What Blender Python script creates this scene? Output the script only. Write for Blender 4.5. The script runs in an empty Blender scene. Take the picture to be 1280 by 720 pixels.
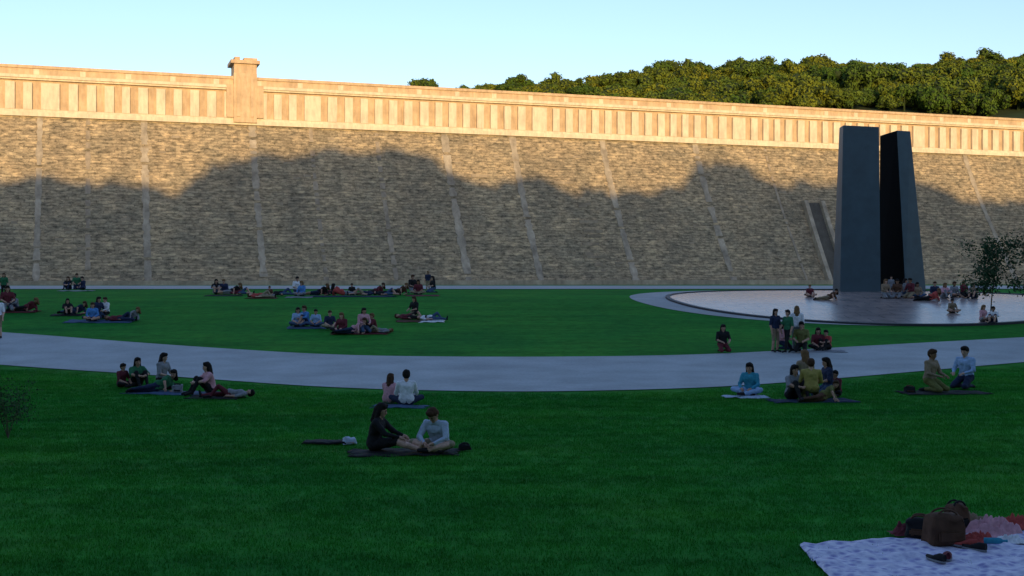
import bpy, bmesh, math, random
import numpy as np
from mathutils import Vector, Matrix, noise
random.seed(7); rng=np.random.default_rng(7)
S=bpy.context.scene
S.view_settings.view_transform='Standard'
S.view_settings.look='None'
S.view_settings.exposure=0
EYE=3.1; F=1500.0; HZ=345.0
# ---------------------------------------------------------------- materials
def newmat(name):
    m=bpy.data.materials.new(name); m.use_nodes=True
    nt=m.node_tree; b=nt.nodes['Principled BSDF']
    return m,nt,b
def ramp(nt,fac,stops):
    r=nt.nodes.new('ShaderNodeValToRGB'); e=r.color_ramp.elements
    while len(e)<len(stops): e.new(0.5)
    for i,(p,c) in enumerate(stops):
        e[i].position=p; e[i].color=(*c,1)
    nt.links.new(fac,r.inputs[0]); return r.outputs[0]
def mixc(nt,a,b,fac,mode='MIX'):
    m=nt.nodes.new('ShaderNodeMix'); m.data_type='RGBA'; m.blend_type=mode
    for idx,v in ((0,fac),(6,a),(7,b)):
        if isinstance(v,bpy.types.NodeSocket): nt.links.new(v,m.inputs[idx])
        else: m.inputs[idx].default_value=v if idx==0 else (*v,1)
    return m.outputs[2]
def noisen(nt,scale,detail=4,vec=None,rough=.55,mapscale=None,coord='Object',out='Fac'):
    n=nt.nodes.new('ShaderNodeTexNoise'); n.inputs['Scale'].default_value=scale
    n.inputs['Detail'].default_value=detail; n.inputs['Roughness'].default_value=rough
    if vec is None:
        tc=nt.nodes.new('ShaderNodeTexCoord'); vec=tc.outputs[coord]
    if mapscale:
        mp=nt.nodes.new('ShaderNodeMapping'); mp.inputs['Scale'].default_value=mapscale
        nt.links.new(vec,mp.inputs[0]); vec=mp.outputs[0]
    nt.links.new(vec,n.inputs['Vector']); return n.outputs[out]
def bump(nt,b,h,strength=.3,dist=.02):
    bp=nt.nodes.new('ShaderNodeBump'); bp.inputs['Strength'].default_value=strength
    bp.inputs['Distance'].default_value=dist
    nt.links.new(h,bp.inputs['Height']); nt.links.new(bp.outputs[0],b.inputs['Normal'])
def simple(name,c,rough=.7,var=.25,scale=20,metal=0,bs=0.2,bd=.005,spec=.3):
    m,nt,b=newmat(name)
    n=noisen(nt,scale,4)
    lo=tuple(x*(1-var) for x in c); hi=tuple(min(1,x*(1+var)) for x in c)
    nt.links.new(ramp(nt,n,[(.3,lo),(.7,hi)]),b.inputs['Base Color'])
    b.inputs['Roughness'].default_value=rough; b.inputs['Metallic'].default_value=metal
    b.inputs['Specular IOR Level'].default_value=spec
    if bs>0: bump(nt,b,n,bs,bd)
    return m
def lawnmat(name,blade=False):
    m,nt,b=newmat(name)
    tc=nt.nodes.new('ShaderNodeNewGeometry'); P=tc.outputs['Position']
    a=noisen(nt,.18,5,P); c=noisen(nt,2.2,6,P,.7); f=noisen(nt,28,5,P,.75)
    st=noisen(nt,.9,3,P,.6,(.12,1,1))
    k=1.2 if blade else 1.0
    cs=[(.019,.185,.030),(.030,.222,.030),(.052,.260,.034)]
    cs=[tuple(x*k for x in q) for q in cs]
    col=ramp(nt,a,[(.3,cs[0]),(.52,cs[1]),(.72,cs[2])])
    col=mixc(nt,col,ramp(nt,c,[(.32,(.66,.7,.66)),(.55,(1,1,1)),(.75,(1.28,1.18,1.1))]),1.0,'MULTIPLY')
    col=mixc(nt,col,ramp(nt,st,[(.35,(.78,.8,.8)),(.65,(1.18,1.14,1.1))]),.9,'MULTIPLY')
    if not blade:
        col=mixc(nt,col,ramp(nt,f,[(.35,(.55,.6,.6)),(.6,(1.2,1.15,1.1))]),.8,'MULTIPLY')
        bump(nt,b,f,.4,.04)
    else:
        oi=noisen(nt,60,2,P); col=mixc(nt,col,ramp(nt,oi,[(.3,(.65,.72,.65)),(.7,(1.5,1.3,1.2))]),1.0,'MULTIPLY')
    nt.links.new(col,b.inputs['Base Color']); b.inputs['Roughness'].default_value=.95
    b.inputs['Specular IOR Level'].default_value=.04
    return m
M={}
M['lawn']=lawnmat('lawn'); M['blade']=lawnmat('grass_blades',True)
def concrete(name,c,sc=1.0,joint=None):
    m,nt,b=newmat(name)
    g=nt.nodes.new('ShaderNodeNewGeometry'); P=g.outputs['Position']
    a=noisen(nt,.5*sc,5,P); f=noisen(nt,14*sc,4,P)
    col=ramp(nt,a,[(.3,tuple(x*.8 for x in c)),(.7,tuple(x*1.12 for x in c))])
    col=mixc(nt,col,ramp(nt,f,[(.3,(.8,.8,.8)),(.7,(1.1,1.1,1.1))]),.8,'MULTIPLY')
    nt.links.new(col,b.inputs['Base Color']); b.inputs['Roughness'].default_value=.9
    b.inputs['Specular IOR Level'].default_value=.2
    bump(nt,b,f,.2,.01); return m
M['path']=concrete('path_concrete',(.40,.43,.44))
M['prom']=concrete('promenade_paving',(.43,.44,.43),.3)
M['ring']=concrete('ring_paving',(.44,.44,.43))
# plaza granite
m,nt,b=newmat('plaza_granite')
g=nt.nodes.new('ShaderNodeNewGeometry'); P=g.outputs['Position']
f=noisen(nt,1.2,6,P); br=nt.nodes.new('ShaderNodeTexBrick'); nt.links.new(P,br.inputs['Vector'])
br.inputs['Scale'].default_value=1; br.inputs['Brick Width'].default_value=1.6; br.inputs['Row Height'].default_value=1.0
br.inputs['Mortar Size'].default_value=.02
br.inputs['Color1'].default_value=(.36,.28,.24,1); br.inputs['Color2'].default_value=(.29,.23,.205,1); br.inputs['Mortar'].default_value=(.1,.09,.09,1)
col=mixc(nt,br.outputs['Color'],ramp(nt,f,[(.35,(.65,.65,.68)),(.65,(1.15,1.1,1.1))]),.9,'MULTIPLY')
nt.links.new(col,b.inputs['Base Color']); b.inputs['Roughness'].default_value=.27
b.inputs['Specular IOR Level'].default_value=.5
bump(nt,b,noisen(nt,6,4,P),.08,.03)
M['plaza']=m
M['rim']=simple('dark_granite_kerb',(.035,.037,.045),.6,.2,4)
# masonry
def masonry(name,c1,c2,mort,bw,rh,ms,stain=.6):
    m,nt,b=newmat(name)
    uv=nt.nodes.new('ShaderNodeTexCoord').outputs['UV']
    nv=noisen(nt,.35,3,uv,.6,out='Color')
    sub=nt.nodes.new('ShaderNodeVectorMath'); sub.operation='SUBTRACT'; nt.links.new(nv,sub.inputs[0]); sub.inputs[1].default_value=(.5,.5,.5)
    scl=nt.nodes.new('ShaderNodeVectorMath'); scl.operation='MULTIPLY'; nt.links.new(sub.outputs[0],scl.inputs[0]); scl.inputs[1].default_value=(3.5,.75,0)
    add=nt.nodes.new('ShaderNodeVectorMath'); add.operation='ADD'; nt.links.new(uv,add.inputs[0]); nt.links.new(scl.outputs[0],add.inputs[1])
    br=nt.nodes.new('ShaderNodeTexBrick'); nt.links.new(add.outputs[0],br.inputs['Vector'])
    br.inputs['Scale'].default_value=1; br.inputs['Brick Width'].default_value=bw; br.inputs['Row Height'].default_value=rh
    br.inputs['Mortar Size'].default_value=ms; br.inputs['Mortar Smooth'].default_value=.9
    br.inputs['Color1'].default_value=(*c1,1); br.inputs['Color2'].default_value=(*c2,1); br.inputs['Mortar'].default_value=(*mort,1)
    n1=noisen(nt,1.0,4,uv,.75,(.75,1.6,1)); n2=noisen(nt,.05,5,uv,.6); n3=noisen(nt,.25,4,uv,.6,(1,.12,1))
    n4=noisen(nt,1.0,2,uv,.6,(.10,.9,1)); n5=noisen(nt,.22,3,uv,.6)
    col=mixc(nt,br.outputs['Color'],ramp(nt,n1,[(.34,(.36,.37,.38)),(.5,(1,1,1)),(.66,(1.65,1.6,1.52))]),.95,'MULTIPLY')
    col=mixc(nt,col,ramp(nt,n4,[(.35,(.8,.8,.81)),(.62,(1.12,1.1,1.08))]),.7,'MULTIPLY')
    col=mixc(nt,col,ramp(nt,n5,[(.35,(.82,.85,.88)),(.62,(1.12,1.08,1.03))]),.8,'MULTIPLY')
    col=mixc(nt,col,ramp(nt,n2,[(.35,(.78,.80,.82)),(.65,(1.15,1.12,1.06))]),stain,'MULTIPLY')
    col=mixc(nt,col,ramp(nt,n3,[(.4,(.78,.78,.8)),(.6,(1.08,1.08,1.05))]),stain*.7,'MULTIPLY')
    nt.links.new(col,b.inputs['Base Color']); b.inputs['Roughness'].default_value=.95
    b.inputs['Specular IOR Level'].default_value=.05
    bump(nt,b,n1,.7,.3); return m
M['rock']=masonry('dam_masonry',(.385,.325,.215),(.265,.230,.160),(.15,.13,.095),1.6,.6,.06)
def stone(name,c,var=.25):
    m,nt,b=newmat(name)
    g=nt.nodes.new('ShaderNodeNewGeometry'); P=g.outputs['Position']
    n=noisen(nt,.35,6,P,.7); n2=noisen(nt,1.6,4,P,.6,(1,1,.25))
    col=ramp(nt,n,[(.3,tuple(x*(1-var) for x in c)),(.7,tuple(x*(1+var*.6) for x in c))])
    col=mixc(nt,col,ramp(nt,n2,[(.35,(.78,.76,.74)),(.6,(1.05,1.05,1.05))]),.7,'MULTIPLY')
    nt.links.new(col,b.inputs['Base Color']); b.inputs['Roughness'].default_value=.85
    bump(nt,b,n2,.3,.1); return m
M['pale']=stone('pale_granite',(.66,.58,.42),.15); M['panel']=stone('panel_granite',(.53,.40,.25)); M['cope']=stone('coping_granite',(.56,.42,.26))
M['seam']=stone('joint_granite',(.36,.32,.24),.5)
M['seamdim']=stone('joint_granite_weathered',(.32,.275,.20),.5)
M['stairdark']=stone('stair_granite',(.10,.10,.09))
# ---------------------------------------------------------------- mesh helpers
COL=S.collection
def mkobj(name,verts,faces,mats=(),smooth=False,parent=None,uv=None,fm=None):
    me=bpy.data.meshes.new(name); me.from_pydata([tuple(v) for v in verts],[],[tuple(f) for f in faces]); 
    for m_ in (mats if isinstance(mats,(list,tuple)) else [mats]): me.materials.append(m_)
    if uv is not None:
        l=me.uv_layers.new(name='UVMap'); li=np.zeros(len(me.loops),dtype=np.int32); me.loops.foreach_get('vertex_index',li)
        l.data.foreach_set('uv',np.asarray(uv,dtype=np.float32)[li].ravel())
    if fm is not None: me.polygons.foreach_set('material_index',np.asarray(fm,dtype=np.int32))
    if smooth: me.polygons.foreach_set('use_smooth',[True]*len(me.polygons))
    me.update()
    o=bpy.data.objects.new(name,me); COL.objects.link(o)
    if parent: o.parent=parent
    return o
def empty(name,loc=(0,0,0)):
    e=bpy.data.objects.new(name,None); e.location=loc; e.empty_display_size=.3; COL.objects.link(e); return e
def grid_faces(nr,nc,off=0):
    return [(off+i*nc+j,off+i*nc+j+1,off+(i+1)*nc+j+1,off+(i+1)*nc+j) for i in range(nr-1) for j in range(nc-1)]
# ---------------------------------------------------------------- terrain
TY=[-400,0,30,36,43,50,56,62,70,76,100,200,300,4000]
TZ=[0,0,0,.03,.25,.75,1.35,1.93,2.17,2.25,2.15,1.6,1.1,1.1]
def terr(y):
    return float(np.mean(np.interp(y+np.linspace(-3,3,13),TY,TZ)))
def G(px,py):
    lo,hi=3.0,300.0
    for _ in range(50):
        mid=(lo+hi)/2
        if HZ+(EYE-terr(mid))*F/mid>py: lo=mid
        else: hi=mid
    d=(lo+hi)/2
    return Vector(((px-640)/F*d,d,terr(d)))
ys=list(range(-300,0,20))+list(np.arange(0,112,.5))+list(range(112,400,12))+[450,600,1000,2000,4000]
xs=[-3000,-800,-300,-120,-60,-30,0,30,60,120,300,800,3000]
v=[];[v.append((x,y,terr(y))) for y in ys for x in xs]
mkobj('ground_lawn',v,grid_faces(len(ys),len(xs)),M['lawn'],True)
# path
def spl(tab,xq):
    x=np.array([a for a,_ in tab],float); y=np.array([b for _,b in tab],float)
    r=np.interp(xq,x,y); k=np.ones(25)/25; rp=np.pad(r,12,mode='edge')
    return np.convolve(rp,k,'valid')
xq=np.linspace(-260,1540,240)
nearp=spl([(-260,434),(0,457),(200,470),(420,486),(640,491),(850,487),(960,481),(1100,469),(1280,453),(1540,432)],xq)
farp=spl([(-260,400),(0,415),(200,431),(420,445),(640,447),(850,445),(960,440),(1060,434),(1280,422),(1540,408)],xq)
v=[]
K=16
for x,n_,f_ in zip(xq,nearp,farp):
    a=G(x,n_); b_=G(x,f_)
    for k in range(K+1):
        p=a.lerp(b_,k/K); v.append((p.x,p.y,terr(p.y)+.02))
mkobj('curved_path',v,grid_faces(len(xq),K+1),M['path'],True)
NEARPTS=[G(x,n_) for x,n_ in zip(xq,nearp)]
# promenade at dam foot
v=[]; yy=np.linspace(77.5,150,60)
for y in yy:
    for x in np.linspace(-140,160,5): v.append((x,y,terr(y)+.03))
mkobj('promenade',v,grid_faces(len(yy),5),M['prom'],True)
# plaza disc + ring
def disc(name,cx,cy,r,off,mat,r0=0.0,nr=28,na=128,rx=1.0):
    v=[];f=[]
    for i in range(nr+1):
        rr=r0+(r-r0)*i/nr
        for j in range(na):
            a=2*math.pi*j/na; x=cx+rr*rx*math.cos(a); y=cy+rr*math.sin(a); v.append((x,y,terr(y)+off))
    for i in range(nr):
        for j in range(na):
            f.append((i*na+j,(i+1)*na+j,(i+1)*na+(j+1)%na,i*na+(j+1)%na))
    return mkobj(name,v,f,mat,True)
CX,CY,R=18.2,61.9,10.0
disc('ring_walkway',CX-1.0,CY+.9,R+1.0,.02,M['ring'],0,40)
plaza=disc('memorial_plaza',CX,CY,R,.05,M['plaza'])
v=[];f=[];na=160
for j in range(na):
    a=2*math.pi*j/na
    for rr,h in ((R-.02,.0),(R-.02,.07),(R+.2,.07),(R+.2,-.1)):
        x=CX+rr*math.cos(a); y=CY+rr*math.sin(a); v.append((x,y,terr(y)+.03+h))
for j in range(na):
    for k in range(3): f.append((j*4+k,((j+1)%na)*4+k,((j+1)%na)*4+k+1,j*4+k+1))
o=mkobj('plaza_kerb',v,f,M['rim']); o.parent=plaza
# ---------------------------------------------------------------- dam
TH=math.atan2(70,199.7); u=Vector((math.cos(TH),math.sin(TH),0)); nn=Vector((math.sin(TH),-math.cos(TH),0)); C0=Vector((-84.9,199,0))
def DP(s,o,z): 
    p=C0+u*s+nn*o; return (p.x,p.y,z)
def s_of(px,o=0.0):
    k=(px-640)/F; A=C0+nn*o
    return (k*A.y-A.x)/(u.x-k*u.y)
ZT=38.1; ZB=29.9
def offz(z):
    t=max(0,(ZB-z)/29.9); return 1.0+17.2*(t**1.18)
dam=empty('stone_dam',(0,0,0))
S0,S1=-170,420
zs=np.linspace(ZB,-1.5,22); ss=np.linspace(S0,S1,160)
v=[];uv=[];L=0;prev=None
for z in zs:
    o_=offz(z)
    if prev: L+=math.hypot(o_-prev[0],z-prev[1])
    prev=(o_,z)
    for s in ss: v.append(DP(s,o_,z)); uv.append((s,-L))
mkobj('masonry_face',v,grid_faces(len(zs),len(ss)),M['rock'],False,dam,uv)
def boxes(name,bl,mat,parent=dam):
    v=[];f=[]
    for (s0,s1,o0,o1,z0,z1) in bl:
        k=len(v)
        for z in (z0,z1):
            for (s,o_) in ((s0,o0),(s1,o0),(s1,o1),(s0,o1)): v.append(DP(s,o_,z))
        f+=[(k,k+1,k+2,k+3),(k+4,k+7,k+6,k+5),(k,k+4,k+5,k+1),(k+1,k+5,k+6,k+2),(k+2,k+6,k+7,k+3),(k+3,k+7,k+4,k)]
    return mkobj(name,v,f,mat,False,parent)
boxes('frieze_panel',[(S0,S1,-8,.8,30.6,35.9)],M['panel'])
boxes('lower_moulding',[(S0,S1,-6,1.6,ZB-.25,30.35),(S0,S1,.5,1.3,30.36,30.8)],M['pale'])
boxes('cornice',[(S0,S1,-8.5,1.75,36.0,36.5),(S0,S1,.5,1.45,35.7,35.99)],M['pale'])
boxes('parapet',[(S0,S1,.4,1.3,36.51,37.6)],M['cope'])
boxes('parapet_cap',[(S0,S1,.2,1.55,37.61,ZT)],M['cope'])
pil=[];pp=[]
s=S0+1
i=0
while s<S1-3:
    w=1.5+random.uniform(-.2,.2)
    if i%15==0: w=2.9
    pil.append((s,s+w,.7,1.38+random.uniform(-.03,.03),30.82,35.3+random.uniform(-.05,.05)))
    s+=w+1.35+random.uniform(-.1,.1); i+=1
s=S0
while s<S1:
    pp.append((s,s+.9,1.25,1.36,36.6,37.5)); s+=7.3
boxes('pilasters',pil,M['pale']); boxes('parapet_piers',pp,M['pale'])
boxes('crest_road',[(S0,S1,-8,.39,36.51,36.7)],M['prom'])
sg=s_of(305)
boxes('crest_pavilion',[(sg-2.0,sg+2.0,-3.5,2.1,30.0,38.6),(sg-1.9,sg+2.0,-3.0,1.8,38.61,40.3),(sg-2.5,sg+2.5,-3.5,2.3,40.31,40.9),(sg-1.8,sg-.9,-2.8,1.7,40.91,41.5),(sg-.2,sg+2.1,-2.8,1.7,40.91,41.4),
   (sg-1.5,sg-.9,2.1,2.3,31,38),(sg+.9,sg+1.5,2.1,2.3,31,38),(sg-3.2,sg-2.01,.3,1.8,30.9,36.6),(sg+2.01,sg+3.2,.3,1.8,30.9,36.6)],M['cope'])
def strip(name,s0,w,mat,ztop=ZB-.3,zbot=-1.2,proud=.12,broken=False):
    v=[];f=[];zz=np.linspace(ztop,zbot,60)
    for z in zz:
        ww=w*(1+random.uniform(-.3,.3)); o_=offz(z)
        for a,b_ in ((-ww/2,0),(-ww/2,proud),(ww/2,proud),(ww/2,0)): v.append(DP(s0+a,o_+b_,z))
    for i in range(len(zz)-1):
        if random.random()<(.3 if broken else .06): continue
        for k in range(3): f.append((i*4+k,i*4+k+1,(i+1)*4+k+1,(i+1)*4+k))
    mkobj(name,v,f,mat,False,dam)
for px,w,d in [(50,.9,0),(180,1.1,0),(315,1.1,0),(555,1.3,0),(640,1.2,0),(752,1.2,0),(868,1.2,0),(110,.7,1),(388,.7,1),(470,.8,1),(955,.5,1),(1090,1.1,0),(1205,1.1,0),(1320,1.2,0),(-60,1,0)]:
    strip('expansion_joint',s_of(px,1.0),w,M['seamdim'] if d else M['seam'],broken=bool(d))
sa=s_of(983,1.0)+3.2
def wallstrip(name,s0,s1,w,h,zt,zb,mat):
    v=[];f=[];zz=np.linspace(zt,zb,24)
    for i,z in enumerate(zz):
        t=i/(len(zz)-1); sc=s0+(s1-s0)*t
        for a,b_ in ((-w/2,-.2),(-w/2,h),(w/2,h),(w/2,-.2)): v.append(DP(sc+a,offz(z)+b_,z))
    for i in range(len(zz)-1):
        for k in range(3): f.append((i*4+k,i*4+k+1,(i+1)*4+k+1,(i+1)*4+k))
    f.append((0,1,2,3)); n=len(v); f.append((n-4,n-3,n-2,n-1))
    mkobj(name,v,f,mat,False,dam)
wallstrip('stair_parapet',sa-2.9,sa-3.9,.9,1.2,18.3,1.2,M['seam'])
wallstrip('stair_parapet',sa+1.0,sa+0.0,.9,1.2,18.3,1.2,M['seam'])
v=[];f=[];nz=46
for i in range(nz):
    z=17.9-i*(16.7/nz); z2=z-16.7/nz; t=i/nz; sc=sa-.95-1.0*t; o1=offz(z)+.25; o2=offz(z2)+.25
    k=len(v); v+= [DP(sc-1.46,o1,z),DP(sc+1.46,o1,z),DP(sc+1.46,o2,z),DP(sc-1.46,o2,z),DP(sc+1.46,o2,z2),DP(sc-1.46,o2,z2)]
    f+=[(k,k+1,k+2,k+3),(k+3,k+2,k+4,k+5)]
mkobj('stair_flight',v,f,M['stairdark'],False,dam)
bl=[]
for px,py in [(735,278),(742,296),(738,306),(744,322),(748,331),(705,228),(600,222),(736,318),(741,290),(730,255)]:
    z=3.1+(345-py)/F*225; s0=s_of(px,offz(z)); w=random.uniform(1.5,4.2); o_=offz(z)
    bl.append((s0-w/2,s0+w/2,o_-1.2,o_+.22,z-.25,z+.3))
for i in range(60):
    px=random.uniform(0,1280); z=random.uniform(3,28); s0=s_of(px,offz(z)); w=random.uniform(.8,1.8); o_=offz(z)
    bl.append((s0-w/2,s0+w/2,o_-1,o_+.16,z-.2,z+.2))
boxes('pale_stones',bl,M['seamdim'])
boxes('dam_plinth',[(S0,S1,17.4,19.0,-1,2.35)],M['seam'])
# ---------------------------------------------------------------- foliage
def leafmat(name,lo,mid,hi,sc=.35):
    m,nt,b=newmat(name)
    g=nt.nodes.new('ShaderNodeNewGeometry'); P=g.outputs['Position']
    n=noisen(nt,sc,4,P,.7); n2=noisen(nt,.035,3,P,.6)
    oi=nt.nodes.new('ShaderNodeObjectInfo')
    col=ramp(nt,n,[(.3,lo),(.5,mid),(.72,hi)])
    col=mixc(nt,col,ramp(nt,oi.outputs['Random'],[(0,(.6,.8,.8)),(.5,(1,1,1)),(1,(1.4,1.15,.8))]),1.0,'MULTIPLY')
    col=mixc(nt,col,ramp(nt,n2,[(.4,(.75,.85,.9)),(.6,(1.15,1.05,.9))]),.8,'MULTIPLY')
    nt.links.new(col,b.inputs['Base Color']); b.inputs['Roughness'].default_value=.8; b.inputs['Specular IOR Level'].default_value=.1
    return m
M['leaf']=leafmat('tree_foliage',(.040,.070,.012),(.082,.125,.018),(.13,.17,.022))
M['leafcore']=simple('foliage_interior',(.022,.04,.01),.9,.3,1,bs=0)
M['bark']=simple('bark',(.09,.07,.05),.9,.3,12)
M['hill']=simple('hill_soil',(.025,.045,.015),.9,.3,.3,bs=0)
def quads(cent,nrm,size):
    n=len(cent); a=rng.normal(size=(n,3)); t=np.cross(nrm,a); t/=np.linalg.norm(t,axis=1)[:,None]+1e-9
    b=np.cross(nrm,t); sz=size[:,None]
    V=np.stack([cent-t*sz-b*sz*.6,cent+t*sz-b*sz*.6,cent+t*sz+b*sz*.6,cent-t*sz+b*sz*.6],1).reshape(-1,3)
    Fc=np.arange(n*4).reshape(-1,4); return V,Fc
def crown_mesh(name,R_,H_,trunk,nclump,per,leaf,low=-.6):
    V=[];Fs=[];fm=[];k=0
    cl=[]
    for i in range(nclump):
        a=random.uniform(0,6.283); el=random.uniform(low,1.1); rr=random.uniform(.4,.88)
        c=np.array([math.cos(a)*math.cos(el)*R_*rr,math.sin(a)*math.cos(el)*R_*rr,trunk+H_*.45+math.sin(el)*H_*.5*rr])
        r=R_*random.uniform(.2,.42); cl.append((c,r))
    for c,r in cl:
        n_=int(per*(r/(R_*.33))**2)+10
        d=rng.normal(size=(n_,3)); d/=np.linalg.norm(d,axis=1)[:,None]
        p=c+d*r*rng.uniform(.78,1.15,(n_,1))*np.array([1,1,.85]); nr=d+rng.normal(size=(n_,3))*.4; nr/=np.linalg.norm(nr,axis=1)[:,None]
        v_,f_=quads(p,nr,rng.uniform(leaf*.5,leaf*1.1,n_)); V.append(v_);Fs.append(f_+k);k+=len(v_);fm+= [0]*len(f_)
    bm=bmesh.new()
    for c,r in cl:
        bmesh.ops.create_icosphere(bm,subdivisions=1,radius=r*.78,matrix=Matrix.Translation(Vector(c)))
    bmesh.ops.create_cone(bm,segments=7,radius1=R_*.09,radius2=R_*.04,depth=trunk+H_*.6,matrix=Matrix.Translation((0,0,(trunk+H_*.6)/2)))
    bm.verts.ensure_lookup_table(); bv=np.array([v_.co[:] for v_ in bm.verts]); bf=[[q.index+k for q in fc.verts] for fc in bm.faces]; bm.free()
    Vall=np.concatenate(V+[bv]); FF=[list(map(int,q)) for q in np.concatenate(Fs)]+bf
    fm+= [1]*len(bf)
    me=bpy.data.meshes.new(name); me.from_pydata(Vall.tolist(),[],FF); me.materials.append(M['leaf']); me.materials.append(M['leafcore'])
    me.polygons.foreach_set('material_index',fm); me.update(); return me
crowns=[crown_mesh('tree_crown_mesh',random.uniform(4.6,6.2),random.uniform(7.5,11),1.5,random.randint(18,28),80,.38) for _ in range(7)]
HT=[(-300,110),(430,106),(500,98),(560,91),(600,88),(680,83),(740,80),(800,75),(900,68),(1000,62),(1060,64),(1100,66),(1150,63),(1190,58),(1230,55),(1280,58),(1400,52),(1700,50)]
def hillz(x,y):
    px=640+x/420*F; yt=np.interp(px,[a for a,_ in HT],[b_ for _,b_ in HT])
    zp=EYE+(345-yt)/F*420-10.5
    base=zp-abs(420-y)*.27
    if px<490: base-= (490-px)*.12
    return base
hx=np.linspace(-90,330,70); hy=np.linspace(300,560,40)
v=[(x,y,max(0,hillz(x,y))) for y in hy for x in hx]
mkobj('hill',v,grid_faces(len(hy),len(hx)),M['hill'],True)
forest=empty('hillside_trees')
y=338
while y<434:
    x=-46+random.uniform(0,5)
    while x<235:
        xx=x+random.uniform(-2.5,2.5); yy_=y+random.uniform(-5,5); sc=random.uniform(.6,1.15)
        if xx<25: sc*=.85
        o=bpy.data.objects.new('tree_crown',random.choice(crowns)); o.location=(xx,yy_,hillz(xx,yy_)-2.0*sc+random.uniform(-.8,.8)); o.scale=(sc*random.uniform(.9,1.25),sc,sc*random.uniform(.8,1.1))
        o.rotation_euler=(0,0,random.uniform(0,6.28)); COL.objects.link(o); o.parent=forest
        x+=random.uniform(4.0,7.5)
    y+=7.5
# ---------------------------------------------------------------- sun + ridge behind viewer
EL=math.radians(6); AZ=math.radians(10)
Sv=Vector((math.sin(AZ)*math.cos(EL),-math.cos(AZ)*math.cos(EL),math.sin(EL)))
EDGE=[(-300,215),(0,226),(60,217),(110,230),(180,228),(215,240),(245,218),(290,203),(330,193),(480,186),(535,192),(553,212),(600,229),(640,223),(690,222),(712,240),(790,238),(852,231),(872,202),(930,205),(952,231),(1000,223),(1060,239),(1150,225),(1200,249),(1280,253),(1600,240)]
RY=-60
prof=[]
for px in np.arange(-300,1601,5):
    py=np.interp(px,[a for a,_ in EDGE],[b_ for _,b_ in EDGE])
    o_=8.0
    for _ in range(8):
        s=s_of(px,o_); p=Vector(DP(s,o_,0)); z=EYE+(345-py)/F*p.y; o_=offz(z)
    p=Vector((p.x,p.y,z)); t=(p.y-RY)/(-Sv.y); q=p+Sv*t; prof.append((q.x,q.z))
pxs=[a for a,_ in prof]; pzs=[b_ for _,b_ in prof]
v=[]; rx=np.arange(-320,380,.8)
for (yy_,k) in ((-22,0),(-34,.35),(-50,.8),(-57,.95),(RY,1),(-64,.96),(-80,.8),(-140,.1)):
    for x in rx:
        h=float(np.interp(x,pxs,pzs)); n_=noise.noise(Vector((x*.16,yy_*.1,0)))*2.2+noise.noise(Vector((x*.55,yy_*.3,3)))*1.3+noise.noise(Vector((x*1.3,yy_*.3,9)))*.8
        v.append((x,yy_+noise.noise(Vector((x*.1,yy_,5)))*2*(0 if k==1 else 1),max(-1,h*k+n_*(1 if k>0 else 0))))
mkobj('wooded_ridge',v,grid_faces(8,len(rx)),M['leaf'])
sun=bpy.data.lights.new('sun','SUN'); sun.energy=5.0; sun.angle=math.radians(.5); sun.color=(1.0,.66,.31)
so=bpy.data.objects.new('sun',sun); so.rotation_euler=Sv.to_track_quat('Z','Y').to_euler(); COL.objects.link(so)
w=bpy.data.worlds.new('World'); S.world=w; w.use_nodes=True; nt=w.node_tree
sky=nt.nodes.new('ShaderNodeTexSky'); sky.sky_type='NISHITA'; sky.sun_disc=False; sky.sun_elevation=EL; sky.sun_rotation=math.radians(170)
sky.air_density=1.0; sky.dust_density=.5; sky.ozone_density=2.6
bg=nt.nodes['Background']; nt.links.new(mixc(nt,sky.outputs[0],(1.12,.92,.94),1.0,'MULTIPLY'),bg.inputs[0]); bg.inputs[1].default_value=.38
# ---------------------------------------------------------------- memorial slabs
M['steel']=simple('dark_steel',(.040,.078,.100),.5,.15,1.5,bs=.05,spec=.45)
M['steelshade']=simple('shaded_steel',(.004,.005,.006),.9,.2,1.5,bs=0,spec=.05)  # same steel, shade between the slabs painted in as near-black colour
mem=empty('steel_slab_memorial')
def prism(name,bot,top,mats,fm,parent):
    v=bot+top; n=len(bot)
    f=[tuple(range(n-1,-1,-1)),tuple(range(n,2*n))]+[(i,(i+1)%n,n+(i+1)%n,n+i) for i in range(n)]
    o=mkobj(name,v,f,mats,False,parent,fm=fm)
    bv=o.modifiers.new('b','BEVEL'); bv.width=.03; bv.segments=2
    return o
z0=terr(70)-.1; zt=EYE+(345-157)/F*70
def PX(px,y): return (px-640)/F*y
prism('slab_upright',[(PX(1050,69.3),69.3,z0),(PX(1101,69.3),69.3,z0),(PX(1101,69.3)-.1,71.3,z0),(PX(1050,69.3)+.1,71.3,z0)],
      [(PX(1054,69.8),69.8,zt),(PX(1099,69.8),69.8,zt-.1),(PX(1099,69.8)-.1,71.0,zt-.1),(PX(1054,69.8)+.1,71.0,zt)],[M['steel'],M['steelshade']],[0,0,0,0,0,0],mem)
zt2=EYE+(345-163)/F*70
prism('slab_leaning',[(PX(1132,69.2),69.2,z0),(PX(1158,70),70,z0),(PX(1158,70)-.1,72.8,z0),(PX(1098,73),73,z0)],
      [(PX(1121,70),70,zt2),(PX(1138,70.4),70.4,zt2),(PX(1137,70.4)-.05,72.4,zt2),(PX(1100,72.6),72.6,zt2)],[M['steel'],M['steelshade']],[0,0,0,0,0,1],mem)
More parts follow.
